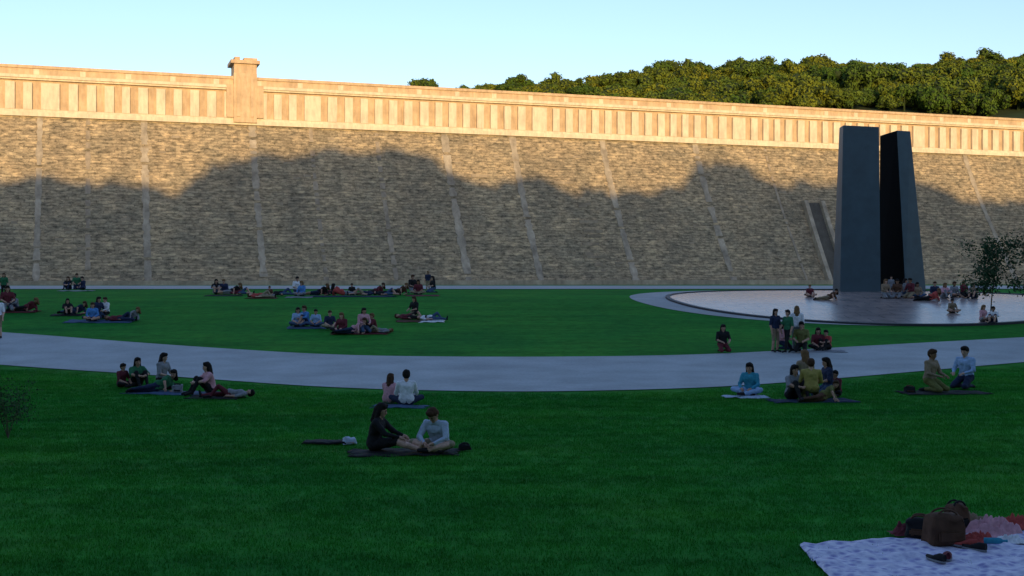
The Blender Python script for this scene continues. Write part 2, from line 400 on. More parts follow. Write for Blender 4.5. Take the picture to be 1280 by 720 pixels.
# ---------------------------------------------------------------- people
def capsule(p0,r0,p1,r1,seg=14):
    p0=np.array(p0,float);p1=np.array(p1,float); ax=p1-p0; L=np.linalg.norm(ax)
    ax=ax/L if L>1e-6 else np.array([0,0,1.]); a=np.array([1,0,0.]) if abs(ax[0])<.9 else np.array([0,1.,0])
    t=np.cross(ax,a);t/=np.linalg.norm(t); b=np.cross(ax,t)
    prof=[(-r0*math.cos(q),r0*math.sin(q)) for q in (.35,.8,1.2,1.571)]+[(L+r1*math.cos(q),r1*math.sin(q)) for q in (1.571,1.2,.8,.35)]
    V=[p0-ax*r0]
    for h,r in prof:
        for j in range(seg):
            an=2*math.pi*j/seg; V.append(p0+ax*h+(t*math.cos(an)+b*math.sin(an))*r)
    V.append(p1+ax*r1); Fc=[]
    n=len(prof)
    for j in range(seg): Fc.append((0,1+(j+1)%seg,1+j))
    for i in range(n-1):
        for j in range(seg):
            Fc.append((1+i*seg+j,1+i*seg+(j+1)%seg,1+(i+1)*seg+(j+1)%seg,1+(i+1)*seg+j))
    e=len(V)-1
    for j in range(seg): Fc.append((e,1+(n-1)*seg+j,1+(n-1)*seg+(j+1)%seg))
    return V,Fc
LAB=['skin','top','sleeve','bottom','shin','shoes','hair','eye','lip']
def build_person(name,J,hair='short',voxel=.013):
    A=lambda k:np.array(J[k],float)
    pr=[]; add=lambda p0,r0,p1,r1,l:pr.append((np.array(p0,float),r0,np.array(p1,float),r1,l))
    pel=A('pel');wai=A('wai');che=A('che');nek=A('nek');head=A('head')
    side=A('shL')-A('shR'); side/=np.linalg.norm(side); hs=A('hipL')-A('hipR'); hs/=np.linalg.norm(hs)
    add(A('hipL'),.112,A('hipR'),.112,'bottom')
    for sg_ in (1,-1):
        h=pel+hs*sg_*.065; w_=wai+(side+hs)/2*sg_*.05; c=che+side*sg_*.065
        add(h+np.array([0,0,.03]),.118,w_,.102,'top'); add(w_,.102,c,.115,'top')
    add(che+side*.065,.115,che-side*.065,.115,'top'); add(wai+side*.05,.1,wai-side*.05,.1,'top')
    Rm=np.array((Matrix.Rotation(math.radians(J.get('yaw',0)),3,'Z')@Matrix.Rotation(math.radians(J.get('roll',0)),3,'Y')@Matrix.Rotation(math.radians(J.get('pitch',0)),3,'X')))
    hl=lambda x,y,z:head+Rm@np.array([x,y,z],float)
    add(nek,.056,hl(0,.02,-.06),.05,'skin')
    for L_ in 'LR':
        sh=A('sh'+L_);el=A('el'+L_);wr=A('wr'+L_);hd=A('hd'+L_);hd/=np.linalg.norm(hd)
        sg_=1 if L_=='L' else -1
        add(che+side*sg_*.06,.105,sh,.064,'top'); add(nek-np.array([0,0,.015]),.05,sh,.058,'top')
        add(sh,.064,el,.048,'top'); add(el,.045,wr,.031,'sleeve')
        add(wr,.027,wr+hd*.07,.03,'skin')
        hp=A('hip'+L_);kn=A('kn'+L_);an=A('an'+L_);to=A('to'+L_)
        add(hp,.098,kn,.066,'bottom'); m_=kn*.62+an*.38; add(kn,.062,m_,.058,'shin'); add(m_,.058,an,.041,'shin')
        add(an,.043,to,.036,'shoes'); ft=to-an; ft/=np.linalg.norm(ft); 
        sd=an-kn; sd/=np.linalg.norm(sd); add(an,.042,an-ft*.03+sd*.03,.038,'shoes')
    add(hl(0,.012,.03),.088,hl(0,-.005,.0),.082,'skin'); add(hl(0,-.01,-.01),.075,hl(0,-.045,-.07),.043,'skin')
    add(hl(0,-.085,.0),.013,hl(0,-.1,-.025),.016,'skin')
    for sg_ in (1,-1): add(hl(sg_*.084,.01,.005),.014,hl(sg_*.084,.008,-.02),.011,'skin')
    add(hl(0,.028,.045),.096,hl(0,.04,.005),.09,'hair'); add(hl(.03,-.03,.085),.05,hl(-.03,-.03,.085),.05,'hair')
    if hair=='long':
        add(hl(0,.05,0),.088,hl(0,.085,-.2),.06,'hair')
        for sg_ in (1,-1): add(hl(sg_*.06,.02,.02),.045,hl(sg_*.085,.03,-.17),.03,'hair')
    V=[];Fc=[]
    for p in pr:
        v_,f_=capsule(*p[:4]); k=len(V); V+=v_; Fc+=[tuple(q+k for q in x) for x in f_]
    tmp=mkobj('tmp',V,Fc)
    r=tmp.modifiers.new('r','REMESH'); r.mode='VOXEL'; r.voxel_size=voxel
    s_=tmp.modifiers.new('s','SMOOTH'); s_.factor=.5; s_.iterations=3
    dg=bpy.context.evaluated_depsgraph_get(); me=bpy.data.meshes.new_from_object(tmp.evaluated_get(dg))
    bpy.data.objects.remove(tmp)
    nv=len(me.vertices); co=np.zeros(nv*3); me.vertices.foreach_get('co',co); co=co.reshape(-1,3)
    no=np.zeros(nv*3); me.vertices.foreach_get('normal',no); no=no.reshape(-1,3)
    def lab(P):
        best=np.full(len(P),9.); bi=np.zeros(len(P),int)
        for i,(a,r0,b_,r1,l) in enumerate(pr):
            ab=b_-a; t=np.clip(((P-a)@ab)/max(1e-9,ab@ab),0,1); d=np.linalg.norm(P-(a+t[:,None]*ab),axis=1)-(r0+(r1-r0)*t)
            if l=='hair': d=d-.004
            if l=='top': d=d-.004
            msk=d<best; best[msk]=d[msk]; bi[msk]=LAB.index(l)
        return bi
    vl=lab(co); amp=np.where((vl>=1)&(vl<=4),.010,np.where(vl==6,.009,0.))
    dsp=np.array([noise.noise(Vector(p)*13)+.6*noise.noise(Vector(p)*31) for p in co]); 
    co=co+no*(amp*dsp)[:,None]+no*np.where((vl==1),.004,0)[:,None]
    faces=[tuple(p.vertices) for p in me.polygons]
    fc=np.array([co[list(f_)].mean(0) for f_ in faces]); fl=list(lab(fc)); verts=[tuple(x) for x in co]
    def addc(p0,r0,p1,r1,l,seg=8):
        v_,f_=capsule(p0,r0,p1,r1,seg); k=len(verts); verts.extend([tuple(x) for x in v_]); faces.extend([tuple(q+k for q in x) for x in f_]); fl.extend([LAB.index(l)]*len(f_))
    for L_ in 'LR':
        wr=A('wr'+L_);hd=A('hd'+L_);hd/=np.linalg.norm(hd); up=np.array([0,0,1.]); sd=np.cross(hd,up)
        if np.linalg.norm(sd)<.2: sd=np.array([0,1.,0]) 
        sd/=np.linalg.norm(sd); dn=np.cross(sd,hd); dn=dn if dn[2]<0 else -dn
        for q,(o_,l_) in enumerate(((-.027,.032),(-.009,.039),(.009,.042),(.027,.037))):
            b0=wr+hd*.078+sd*o_; b1=b0+(hd*.9+dn*.25)*l_; b2=b1+(hd*.6+dn*.7)*l_*.8
            addc(b0,.0095,b1,.0085,'skin',6); addc(b1,.0085,b2,.0068,'skin',6)
        t0=wr+hd*.025+sd*.024; t1=t0+(hd*.6+sd*.75)*.04; t2=t1+(hd*.9+sd*.2+dn*.2)*.03
        addc(t0,.012,t1,.0105,'skin',6); addc(t1,.0105,t2,.008,'skin',6)
    for sg_ in (1,-1): addc(hl(sg_*.032,-.083,.012),.009,hl(sg_*.034,-.083,.012),.009,'eye',6); addc(hl(sg_*.022,-.088,.033),.005,hl(sg_*.045,-.08,.033),.004,'hair',6)
    addc(hl(.018,-.083,-.052),.006,hl(-.018,-.083,-.052),.006,'lip',6)
    m2=bpy.data.meshes.new(name); m2.from_pydata(verts,[],faces)
    for _ in LAB: m2.materials.append(None)
    m2.polygons.foreach_set('material_index',[int(x) for x in fl]); m2.polygons.foreach_set('use_smooth',[True]*len(faces)); m2.update()
    bpy.data.meshes.remove(me); return m2
def mir(d):
    r=dict(d)
    for k in list(d):
        if k.endswith('L') and k[:-1]+'R' not in d:
            x,y,z=d[k]; r[k[:-1]+'R']=(-x,y,z)
    return r
T=dict(pel=(0,0,.12),wai=(0,-.01,.28),che=(0,-.03,.43),nek=(0,-.045,.56),head=(0,-.08,.70),shL=(.17,-.035,.51),hipL=(.09,-.02,.115))
P_={}
P_['cross']=mir(dict(T,pitch=14,elL=(.24,-.12,.28),wrL=(.13,-.30,.20),hdL=(-.5,-.7,-.3),knL=(.36,-.28,.17),anL=(-.02,-.42,.07),toL=(-.19,-.40,.06),
      knR=(-.36,-.28,.17),anR=(.06,-.34,.08),toR=(.21,-.36,.05)))
P_['crossdown']=mir(dict(T,wai=(0,-.04,.27),che=(0,-.11,.41),nek=(0,-.18,.52),head=(0,-.25,.64),shL=(.17,-.15,.48),pitch=48,yaw=-12,elL=(.25,-.25,.27),wrL=(.1,-.40,.19),hdL=(-.7,-.5,-.2),
      knL=(.36,-.28,.17),anL=(-.02,-.42,.07),toL=(-.19,-.40,.06),knR=(-.36,-.28,.17),anR=(.06,-.34,.08),toR=(.21,-.36,.05)))
P_['ext']=mir(dict(T,pitch=18,che=(0,-.06,.43),nek=(0,-.09,.56),head=(0,-.13,.70),shL=(.17,-.08,.51),elL=(.22,-.26,.33),wrL=(.12,-.47,.27),hdL=(-.2,-.9,-.25),
      knL=(.12,-.43,.19),anL=(.10,-.84,.07),toL=(.13,-.90,.20)))
P_['knees']=mir(dict(T,pitch=10,che=(0,-.06,.43),nek=(0,-.09,.56),head=(0,-.12,.70),shL=(.17,-.08,.51),elL=(.25,-.25,.36),wrL=(.09,-.44,.33),hdL=(-.9,-.3,-.1),
      knL=(.13,-.34,.42),anL=(.11,-.52,.08),toL=(.13,-.70,.04)))
P_['kneel']=mir(dict(pel=(0,0,.30),wai=(0,-.02,.46),che=(0,-.04,.62),nek=(0,-.05,.75),head=(0,-.08,.89),shL=(.18,-.04,.70),hipL=(.09,-.01,.29),pitch=14,
      elL=(.25,-.12,.46),wrL=(.14,-.33,.40),hdL=(-.4,-.8,-.2),knL=(.15,-.36,.09),anL=(.1,.06,.08),toL=(.09,.2,.05)))
P_['stand']=mir(dict(pel=(0,0,.93),wai=(0,0,1.08),che=(0,-.01,1.25),nek=(0,0,1.41),head=(0,-.025,1.57),shL=(.18,0,1.37),hipL=(.09,0,.9),pitch=5,
      elL=(.24,.02,1.08),wrL=(.24,-.08,.84),hdL=(0,-.2,-1),knL=(.11,-.03,.48),anL=(.12,.02,.08),toL=(.14,-.16,.04)))
P_['walk']=mir(dict(P_['stand'],knL=(.1,-.16,.50),anL=(.1,-.22,.09),toL=(.11,-.4,.06),knR=(-.1,.02,.47),anR=(-.1,.3,.12),toR=(-.11,.16,.04),elR=(-.23,-.08,1.1),wrR=(-.2,-.25,.95),hdR=(0,-.7,-.5)))
P_['lie']=mir(dict(pel=(0,0,.12),wai=(0,.16,.12),che=(0,.33,.125),nek=(0,.48,.13),head=(0,.60,.14),shL=(.18,.42,.11),hipL=(.09,-.02,.11),pitch=-72,
      elL=(.3,.2,.07),wrL=(.22,-.03,.07),hdL=(-.2,-.9,0),knL=(.13,-.32,.36),anL=(.12,-.55,.07),toL=(.13,-.74,.05),knR=(-.12,-.43,.1),anR=(-.13,-.84,.07),toR=(-.16,-.88,.2)))
P_['prop']=mir(dict(pel=(0,0,.15),wai=(.15,.05,.2),che=(.29,.07,.3),nek=(.40,.07,.39),head=(.48,.02,.52),hipL=(.02,0,.2),hipR=(-.03,-.02,.11),shL=(.30,-.02,.44),shR=(.42,.16,.26),pitch=15,yaw=-35,
      elL=(.2,-.2,.36),wrL=(.22,-.32,.15),hdL=(0,-.6,-.6),elR=(.5,.05,.05),wrR=(.42,-.18,.04),hdR=(-.3,-.9,0),
      knL=(-.34,-.24,.17),anL=(-.72,-.1,.12),toL=(-.82,-.24,.1),knR=(-.38,-.16,.08),anR=(-.78,0,.06),toR=(-.86,-.14,.05)))
combos=[('cross','short'),('cross','long'),('crossdown','short'),('ext','long'),('knees','long'),('knees','short'),('kneel','long'),('kneel','short'),('stand','short'),('stand','long'),('walk','short'),('lie','short'),('prop','long')]
PM={c:build_person('person_'+c[0]+'_'+c[1],P_[c[0]],c[1],.0125 if c[0] in('ext','crossdown') else .016) for c in combos}
_mc={}
PAL=dict(black=(.014,.014,.016),navy=(.02,.03,.07),white=(.74,.75,.78),grey=(.22,.23,.25),ltblue=(.30,.44,.66),blue=(.08,.24,.55),teal=(.04,.28,.40),pink=(.62,.32,.36),red=(.42,.07,.06),olive=(.16,.16,.05),
 yellow=(.36,.29,.08),tan=(.27,.20,.13),green=(.03,.15,.07),denim=(.05,.09,.17),khaki=(.28,.23,.15),brown=(.10,.05,.03),purple=(.16,.08,.25),palegrey=(.42,.50,.62),
 s1=(.48,.28,.20),s2=(.30,.165,.10),s3=(.58,.36,.27),h1=(.014,.010,.009),h2=(.06,.03,.015),h3=(.16,.09,.04),eye=(.02,.015,.012),lip=(.35,.1,.09),maroon=(.13,.025,.035))
def cm(k):
    if k not in _mc:
        c=PAL[k]; sk=len(k)==2 and k[0]=='s'
        nm=('skin_' if sk else 'hair_' if len(k)==2 and k[0]=='h' else 'cloth_')+k
        _mc[k]=simple(nm,c,.55 if sk else .85,.18,14,bs=.25,bd=.01,spec=.25)
    return _mc[k]
def person(px,py,pose,hair,head,sc=1.0,top='black',bot='denim',sk='s1',hc='h1',sleeve=None,shin=None,shoe='black',lift=.02,name=None):
    me=PM[(pose,hair)]
    nm=name or {'stand':'standing_person','walk':'walking_person','lie':'lying_person','prop':'reclining_person','kneel':'kneeling_person'}.get(pose,'seated_person')
    o=bpy.data.objects.new(nm,me); COL.objects.link(o)
    p=G(px,py); o.location=(p.x,p.y,p.z+lift); o.rotation_euler=(0,0,math.radians(head)); o.scale=(sc,)*3
    mats=[cm(sk),cm(top),cm(sleeve or sk),cm(bot),cm(shin or bot),cm(shoe),cm(hc),cm('eye'),cm('lip')]
    for i,m_ in enumerate(mats): o.material_slots[i].link='OBJECT'; o.material_slots[i].material=m_
    return o
def blanket(px,py,w_,l_,rot,col,name='picnic_blanket',h=.03,mat=None,seed=0):
    p=G(px,py); n=26; v=[];c=math.cos(math.radians(rot)); s_=math.sin(math.radians(rot))
    for i in range(n):
        for j in range(n):
            ea=1+.16*noise.noise(Vector((j*.25,seed*3.1,0))); eb=1+.16*noise.noise(Vector((i*.25,seed*2.3,5)))
            a=(i/(n-1)-.5)*w_*ea; b_=(j/(n-1)-.5)*l_*eb
            x=p.x+a*c-b_*s_; y=p.y+a*s_+b_*c; e=min(i,j,n-1-i,n-1-j)
            v.append((x,y,terr(y)+h*(1 if e>0 else .4)+.03*noise.noise(Vector((x*2.5,y*2.5,seed)))+.018*noise.noise(Vector((x*7,y*7,seed)))))
    o=mkobj(name,v,grid_faces(n,n),mat or cm(col),True); 
    sd=o.modifiers.new('t','SOLIDIFY'); sd.thickness=.008
    return o
def lathe(name,prof,mat,loc,parent=None,seg=16,rot=(0,0,0)):
    v=[];n=len(prof)
    for r,z in prof:
        for j in range(seg): a=6.2832*j/seg; v.append((r*math.cos(a),r*math.sin(a),z))
    f=[(i*seg+j,i*seg+(j+1)%seg,(i+1)*seg+(j+1)%seg,(i+1)*seg+j) for i in range(n-1) for j in range(seg)]
    o=mkobj(name,v,f,mat,True,parent); o.location=loc; o.rotation_euler=rot; return o
def tube(pts,rad,seg=8):
    V=[];Fc=[];n=len(pts)
    for i,p in enumerate(pts):
        p=Vector(p); d=(Vector(pts[min(i+1,n-1)])-Vector(pts[max(i-1,0)])).normalized(); a=Vector((0,0,1)) if abs(d.z)<.9 else Vector((1,0,0))
        t=d.cross(a).normalized(); b_=d.cross(t); r=rad[i] if hasattr(rad,'__len__') else rad
        for j in range(seg): an=6.2832*j/seg; V.append(p+t*math.cos(an)*r+b_*math.sin(an)*r)
    for i in range(n-1):
        for j in range(seg): Fc.append((i*seg+j,i*seg+(j+1)%seg,(i+1)*seg+(j+1)%seg,(i+1)*seg+j))
    Fc.append(tuple(range(seg))); Fc.append(tuple((n-1)*seg+j for j in range(seg)))
    return V,Fc
def bag(name,p,w_,d_,h_,rot,mat,strap=None,taper=.85,handles=True):
    e=empty(name,p); e.rotation_euler=(0,0,math.radians(rot))
    bm=bmesh.new(); bmesh.ops.create_cube(bm,size=1)
    for q in bm.verts:
        k=taper if q.co.z>0 else 1; q.co=Vector((q.co.x*w_*k,q.co.y*d_*k,(q.co.z+.5)*h_))
    bmesh.ops.bevel(bm,geom=bm.edges[:],offset=min(w_,d_,h_)*.2,segments=3,affect='EDGES',profile=.6)
    bmesh.ops.subdivide_edges(bm,edges=bm.edges[:],cuts=3,use_grid_fill=True)
    for q in bm.verts: q.co+=Vector((1,1,1))*(noise.noise(q.co*7)*.035+noise.noise(q.co*20)*.012); q.co.z=max(0,q.co.z)
    me=bpy.data.meshes.new('body'); bm.to_mesh(me); bm.free(); me.materials.append(mat); me.polygons.foreach_set('use_smooth',[True]*len(me.polygons))
    o=bpy.data.objects.new('body',me); COL.objects.link(o); o.parent=e
    bm=bmesh.new(); bmesh.ops.create_cube(bm,size=1)
    for q in bm.verts: q.co=Vector((q.co.x*w_*.62,q.co.y*d_*.2-d_*.5,q.co.z*h_*.38+h_*.3))
    bmesh.ops.bevel(bm,geom=bm.edges[:],offset=.02,segments=2,affect='EDGES'); me=bpy.data.meshes.new('pocket'); bm.to_mesh(me); bm.free(); me.materials.append(strap or mat)
    o=bpy.data.objects.new('pocket',me); COL.objects.link(o); o.parent=e
    if handles:
        for yy_ in (-d_*.28,d_*.28):
            pts=[(w_*.27*math.cos(a),yy_*(1-.3*math.sin(a)),h_*.93+h_*.22*math.sin(a)) for a in np.linspace(0,math.pi,12)]
            V,Fc=tube(pts,.012); mkobj('handle',V,Fc,strap or mat,True,e)
    return e
# front pair
blanket(505,567,1.9,.8,4,'black',seed=1)
person(468,566,'ext','long',78,1.02,'black','black',sk='s1',hc='h1',sleeve='black',shin='s3',shoe='s3',lift=.03)
person(549,566,'crossdown','short',-22,1.03,'palegrey','khaki',sk='s1',hc='h2',sleeve='palegrey',shin='s3',lift=.03)
p=G(437,556); bag('tote_bag',(p.x,p.y,p.z+.02),.26,.18,.12,20,cm('palegrey'),cm('pink'),handles=False)
blanket(408,555,.85,.35,-8,'black','folded_jacket',.05,seed=3)
p=G(581,564); bag('handbag',(p.x,p.y,p.z+.02),.24,.12,.11,10,cm('black'),cm('black'))
# pair behind
blanket(500,509,1.3,.6,-6,'denim',seed=4)
person(486,506,'knees','long',160,.88,'pink','grey',hc='h2',sk='s3')
person(508,508,'cross','short',185,1.02,'white','navy',hc='h1',sleeve='white')
# left group
blanket(215,492,2.4,.9,-12,'denim',seed=5); blanket(268,498,1.4,.6,-8,'black',seed=6)
person(152,485,'cross','short',60,.8,'maroon','black',hc='h1'); person(170,484,'knees','long',40,.98,'green','black',hc='h1')
person(202,488,'kneel','long',70,.98,'grey','black',sk='s3',hc='h1'); person(196,491,'prop','long',20,.9,'green','navy',hc='h1')
person(264,494,'knees','long',-60,1.02,'pink','black',sk='s3',hc='h1'); person(287,498,'lie','short',-80,.85,'grey','maroon',hc='h1')
p=G(222,492); bag('backpack',(p.x,p.y,p.z+.03),.3,.2,.2,10,cm('grey'),cm('black'))
# right groups
blanket(932,497,1.1,.6,0,'palegrey',seed=7); person(938,495,'cross','long',-30,1.02,'teal','ltblue',hc='h1',sleeve='teal')
blanket(1015,502,2.0,.9,5,'navy',seed=8)
person(990,500,'knees','long',20,1.05,'grey','black',hc='h1'); person(1014,502,'kneel','short',170,1.02,'yellow','olive',hc='h2',sleeve='yellow',sk='s3')
person(1036,498,'kneel','long',-80,1.0,'navy','denim',hc='h1'); person(1008,490,'kneel','long',200,1.08,'tan','black',hc='h3'); person(1028,503,'prop','long',15,.8,'olive','brown',hc='h2')
person(1046,496,'cross','short',-60,.8,'maroon','black')
blanket(1180,492,2.3,.9,6,'black',seed=9)
person(1162,491,'kneel','short',40,1.12,'tan','olive',hc='h2',sleeve='tan',sk='s2'); person(1208,487,'kneel','short',-50,1.14,'ltblue','navy',hc='h1',sleeve='ltblue',sk='s3')
p=G(1137,492); bag('handbag',(p.x,p.y,p.z+.03),.3,.18,.16,0,cm('black'),cm('brown'))
# path-edge people
person(903,441,'kneel','long',10,1.0,'black','maroon',hc='h1'); 
person(969,441,'stand','long',30,.93,'navy','tan',hc='h1',shin='s1'); person(977,438,'kneel','long',60,1.0,'pink','navy'); person(985,442,'walk','short',-60,.92,'green','black',hc='h1'); person(996,440,'stand','long',170,.98,'white','grey',hc='h3'); person(1002,441,'kneel','short',-20,1.1,'olive','black')
person(1022,438,'cross','long',0,1,'maroon','black'); person(1034,438,'knees','short',-40,.9,'red','black')
# far lawn people
far=[(84,394,'knees','long',30,.9,'black'),(94,393,'prop','long',0,.9,'navy'),(122,400,'kneel','long',60,1.0,'navy'),(133,399,'kneel','short',-30,.95,'white'),(116,402,'cross','long',10,1,'blue'),(150,402,'lie','short',80,1,'maroon'),(160,401,'prop','long',0,.9,'grey'),
(372,409,'cross','long',20,1.0,'ltblue'),(383,408,'knees','short',-40,1.05,'blue'),(395,409,'cross','short',0,.9,'ltblue'),(412,412,'cross','short',20,.95,'navy'),(428,417,'cross','long',-20,1.02,'maroon'),(441,418,'prop','long',10,1,'pink'),(454,417,'kneel','long',30,1.02,'pink'),(468,416,'knees','short',-60,.95,'maroon'),(474,417,'lie','short',-80,.8,'grey'),
(512,400,'lie','short',70,1,'maroon'),(519,399,'kneel','long',-40,.98,'black'),(538,401,'lie','short',85,.9,'white'),
(270,368,'knees','long',20,1,'black'),(280,368,'cross','short',0,1,'navy'),(289,369,'prop','long',0,1,'black'),(300,369,'lie','short',80,1,'maroon'),(326,373,'lie','short',80,1,'red'),(337,372,'cross','short',10,.7,'brown'),
(371,370,'kneel','short',30,1.0,'white'),(378,371,'cross','long',-30,1,'blue'),(352,370,'lie','short',80,1,'black'),(398,370,'prop','long',0,1,'black'),(412,369,'lie','short',80,1,'maroon'),(428,370,'prop','long',180,1,'red'),(440,369,'cross','short',0,.75,'black'),(455,370,'lie','short',-80,1,'navy'),(468,369,'prop','long',10,1,'maroon'),(482,370,'lie','short',80,1,'black'),(497,369,'prop','long',0,1,'brown'),
(515,368,'kneel','short',40,1.05,'black'),(523,369,'cross','long',0,1,'maroon'),(535,366,'stand','short',-20,.72,'navy'),(542,367,'kneel','long',-60,.95,'black'),
(86,363,'knees','long',0,1,'black'),(96,363,'kneel','short',20,1,'green'),(104,363,'cross','short',-30,1,'navy'),
(9,390,'kneel','long',30,1.2,'maroon'),(20,389,'knees','short',-30,1,'grey'),(32,390,'prop','long',0,1,'maroon'),(5,375,'stand','long',0,.8,'green'),
(1106,374,'kneel','long',20,1.0,'tan'),(1114,372,'stand','short',0,.65,'grey'),(1122,374,'kneel','short',-30,1,'brown'),(1130,373,'kneel','long',60,1,'grey'),(1139,374,'kneel','short',-60,1.05,'maroon'),(1146,373,'cross','long',0,1,'tan'),
(1168,372,'cross','short',0,1,'navy'),(1180,374,'knees','long',10,1,'pink'),(1192,372,'cross','short',20,1,'grey'),(1204,373,'kneel','long',20,.9,'maroon'),(1218,374,'knees','short',-40,1,'tan'),(1162,377,'prop','long',0,1,'red'),(1190,392,'cross','short',0,.8,'tan'),
(1228,403,'cross','long',30,.9,'pink'),(1242,405,'knees','short',-30,.9,'white'),(1012,372,'cross','short',0,.8,'maroon'),(1035,376,'prop','long',0,.9,'brown')]
for px,py,po,ha,hd,sc,tp in far:
    if (po,ha) not in PM: ha='long' if (po,'long') in PM else 'short'
    person(px,py,po,ha,hd,sc,tp,random.choice(['black','denim','navy','grey','khaki']),sk=random.choice(['s1','s2','s3','s1']),hc=random.choice(['h1','h1','h2','h3']),sleeve=random.choice([None,tp]),shin=random.choice([None,None,'s1']),lift=.03)
person(-3,424,'stand','long',0,1.0,'white','tan',hc='h2',shin='s3',sk='s3')
for px,py,w_,l_,c,sd in [(125,402,3.0,1.0,'denim',11),(84,394,1.4,.7,'black',12),(385,410,1.7,.7,'denim',13),(450,417,2.3,.7,'maroon',14),(515,402,1.4,.6,'brown',15),(540,402,1.1,.7,'white',16),(280,370,2.0,.8,'black',17),(327,373,1.6,.8,'brown',18),(374,372,1.4,.8,'grey',19),(440,371,4.6,.8,'navy',20),(528,370,1.8,.8,'maroon',21),(95,364,2.0,.8,'grey',22),(20,390,2,.8,'maroon',23),(1030,440,1.6,.7,'grey',24)]:
    blanket(px,py,w_,l_,0,c,seed=sd)
# foreground blanket
m,nt,b=newmat('printed_blanket')
g=nt.nodes.new('ShaderNodeNewGeometry'); P=g.outputs['Position']
vo=nt.nodes.new('ShaderNodeTexVoronoi'); vo.inputs['Scale'].default_value=9; nt.links.new(P,vo.inputs['Vector'])
col=ramp(nt,vo.outputs['Distance'],[(.2,(.34,.33,.56)),(.5,(.68,.66,.78))]); n_=noisen(nt,9,5,P)
col=mixc(nt,col,ramp(nt,n_,[(.4,(.7,.7,.82)),(.6,(1.05,1.05,1.05))]),.8,'MULTIPLY'); nt.links.new(col,b.inputs['Base Color']); b.inputs['Roughness'].default_value=.9; bump(nt,b,n_,.5,.03)
A_=G(1000,684);B_=G(1036,724);C_=G(1300,667)
v=[];n=80
for i in range(n):
    for j in range(n):
        a=i/(n-1);b_=j/(n-1); p=A_+(C_-A_)*a*1.25+(B_-A_)*b_*1.5
        p.x+=.05*noise.noise(Vector((b_*6,0,1))); p.y+=.07*noise.noise(Vector((a*7,3,1)))
        e=min(i,j,n-1-i,n-1-j)
        v.append((p.x,p.y,terr(p.y)+(.045 if e>0 else .01)+.05*abs(noise.noise(Vector((p.x*1.7,p.y*2.3,2))))+.035*noise.noise(Vector((p.x*5,p.y*5,4)))))
o=mkobj('picnic_blanket',v,grid_faces(n,n),m,True)
p=G(1180,686); bag('wicker_bag',(p.x,p.y,.06),.46,.27,.34,12,cm('brown'),cm('brown'),taper=.85)
p=G(1150,677); bag('backpack',(p.x,p.y,.06),.34,.26,.22,-25,cm('black'),cm('brown'),taper=.8)
p=G(1195,668); bag('satchel',(p.x,p.y,.06),.36,.2,.3,30,cm('brown'),cm('black'),taper=.75)
def heap(name,px,py,w_,l_,h_,mat,seed):
    p=G(px,py); n=36; v=[]
    for i in range(n):
        for j in range(n):
            a=(i/(n-1)-.5)*2; b_=(j/(n-1)-.5)*2; r=min(1,math.hypot(a,b_)); k=(1-r**3)
            q=Vector((a*3,b_*3,seed)); v.append((p.x+a*w_/2*(1+.25*noise.noise(q)),p.y+b_*l_/2*(1+.25*noise.noise(q+Vector((5,0,0)))),terr(p.y)+.05+max(-.03,k*h_*(.5+1.0*abs(noise.noise(q*1.1))+.5*noise.noise(q*2.6)))))
    mkobj(name,v,grid_faces(n,n),mat,True)
heap('crumpled_towel',1243,672,.62,.42,.2,cm('pink'),1); heap('folded_clothes',1222,682,.4,.3,.1,cm('red'),2); heap('crumpled_jacket',1140,672,.5,.3,.14,cm('maroon'),3); heap('white_napkin',1262,682,.35,.25,.07,cm('white'),4)
heap('crumpled_shawl',1212,662,.5,.3,.15,cm('tan'),6); heap('folded_sweater',1270,664,.5,.3,.14,cm('red'),8)
def shoe(px,py,rot,mat):
    p=G(px,py); e=empty('shoe',(p.x,p.y,.07)); e.rotation_euler=(0,0,math.radians(rot))
    v=[];nx=12;seg=12
    for i in range(nx):
        t=i/(nx-1); w_=.048*(math.sin(math.pi*min(1,max(.04,t*.94+.03)))**.35)*(1 if t<.5 else 1.05); h_=.085-.05*min(1,max(0,(t-.3)/.4)); 
        for j in range(seg): a=6.2832*j/seg; v.append((w_*math.cos(a),-.14+t*.28,max(0,h_/2+h_/2*math.sin(a)*(1.0))))
    f=grid_faces(nx,seg)+[(i*seg+seg-1,i*seg,(i+1)*seg,(i+1)*seg+seg-1) for i in range(nx-1)]+[tuple(range(seg)),tuple((nx-1)*seg+j for j in range(seg))]
    mkobj('upper',v,f,mat,True,e)
    v=[];f=[]
    for zz in (0,.02):
        for j in range(20): a=6.2832*j/20; v.append((.052*math.cos(a)*(1-.12*(math.sin(a)<0)),.148*math.sin(a),zz-.008))
    f=[(j,(j+1)%20,20+(j+1)%20,20+j) for j in range(20)]+[tuple(range(20,40))]
    mkobj('sole',v,f,cm('grey'),False,e)
shoe(1170,708,20,cm('black'));shoe(1184,705,-15,cm('maroon'));shoe(1206,690,60,cm('red'));shoe(1218,694,40,cm('black'))
bottle=[(0,0),(.034,0),(.036,.01),(.036,.15),(.03,.18),(.014,.2),(.013,.23),(.016,.232),(.016,.25),(0,.25)]
p=G(1230,688); lathe('water_bottle',bottle,cm('teal'),(p.x,p.y,.11),rot=(math.radians(85),0,1.1))
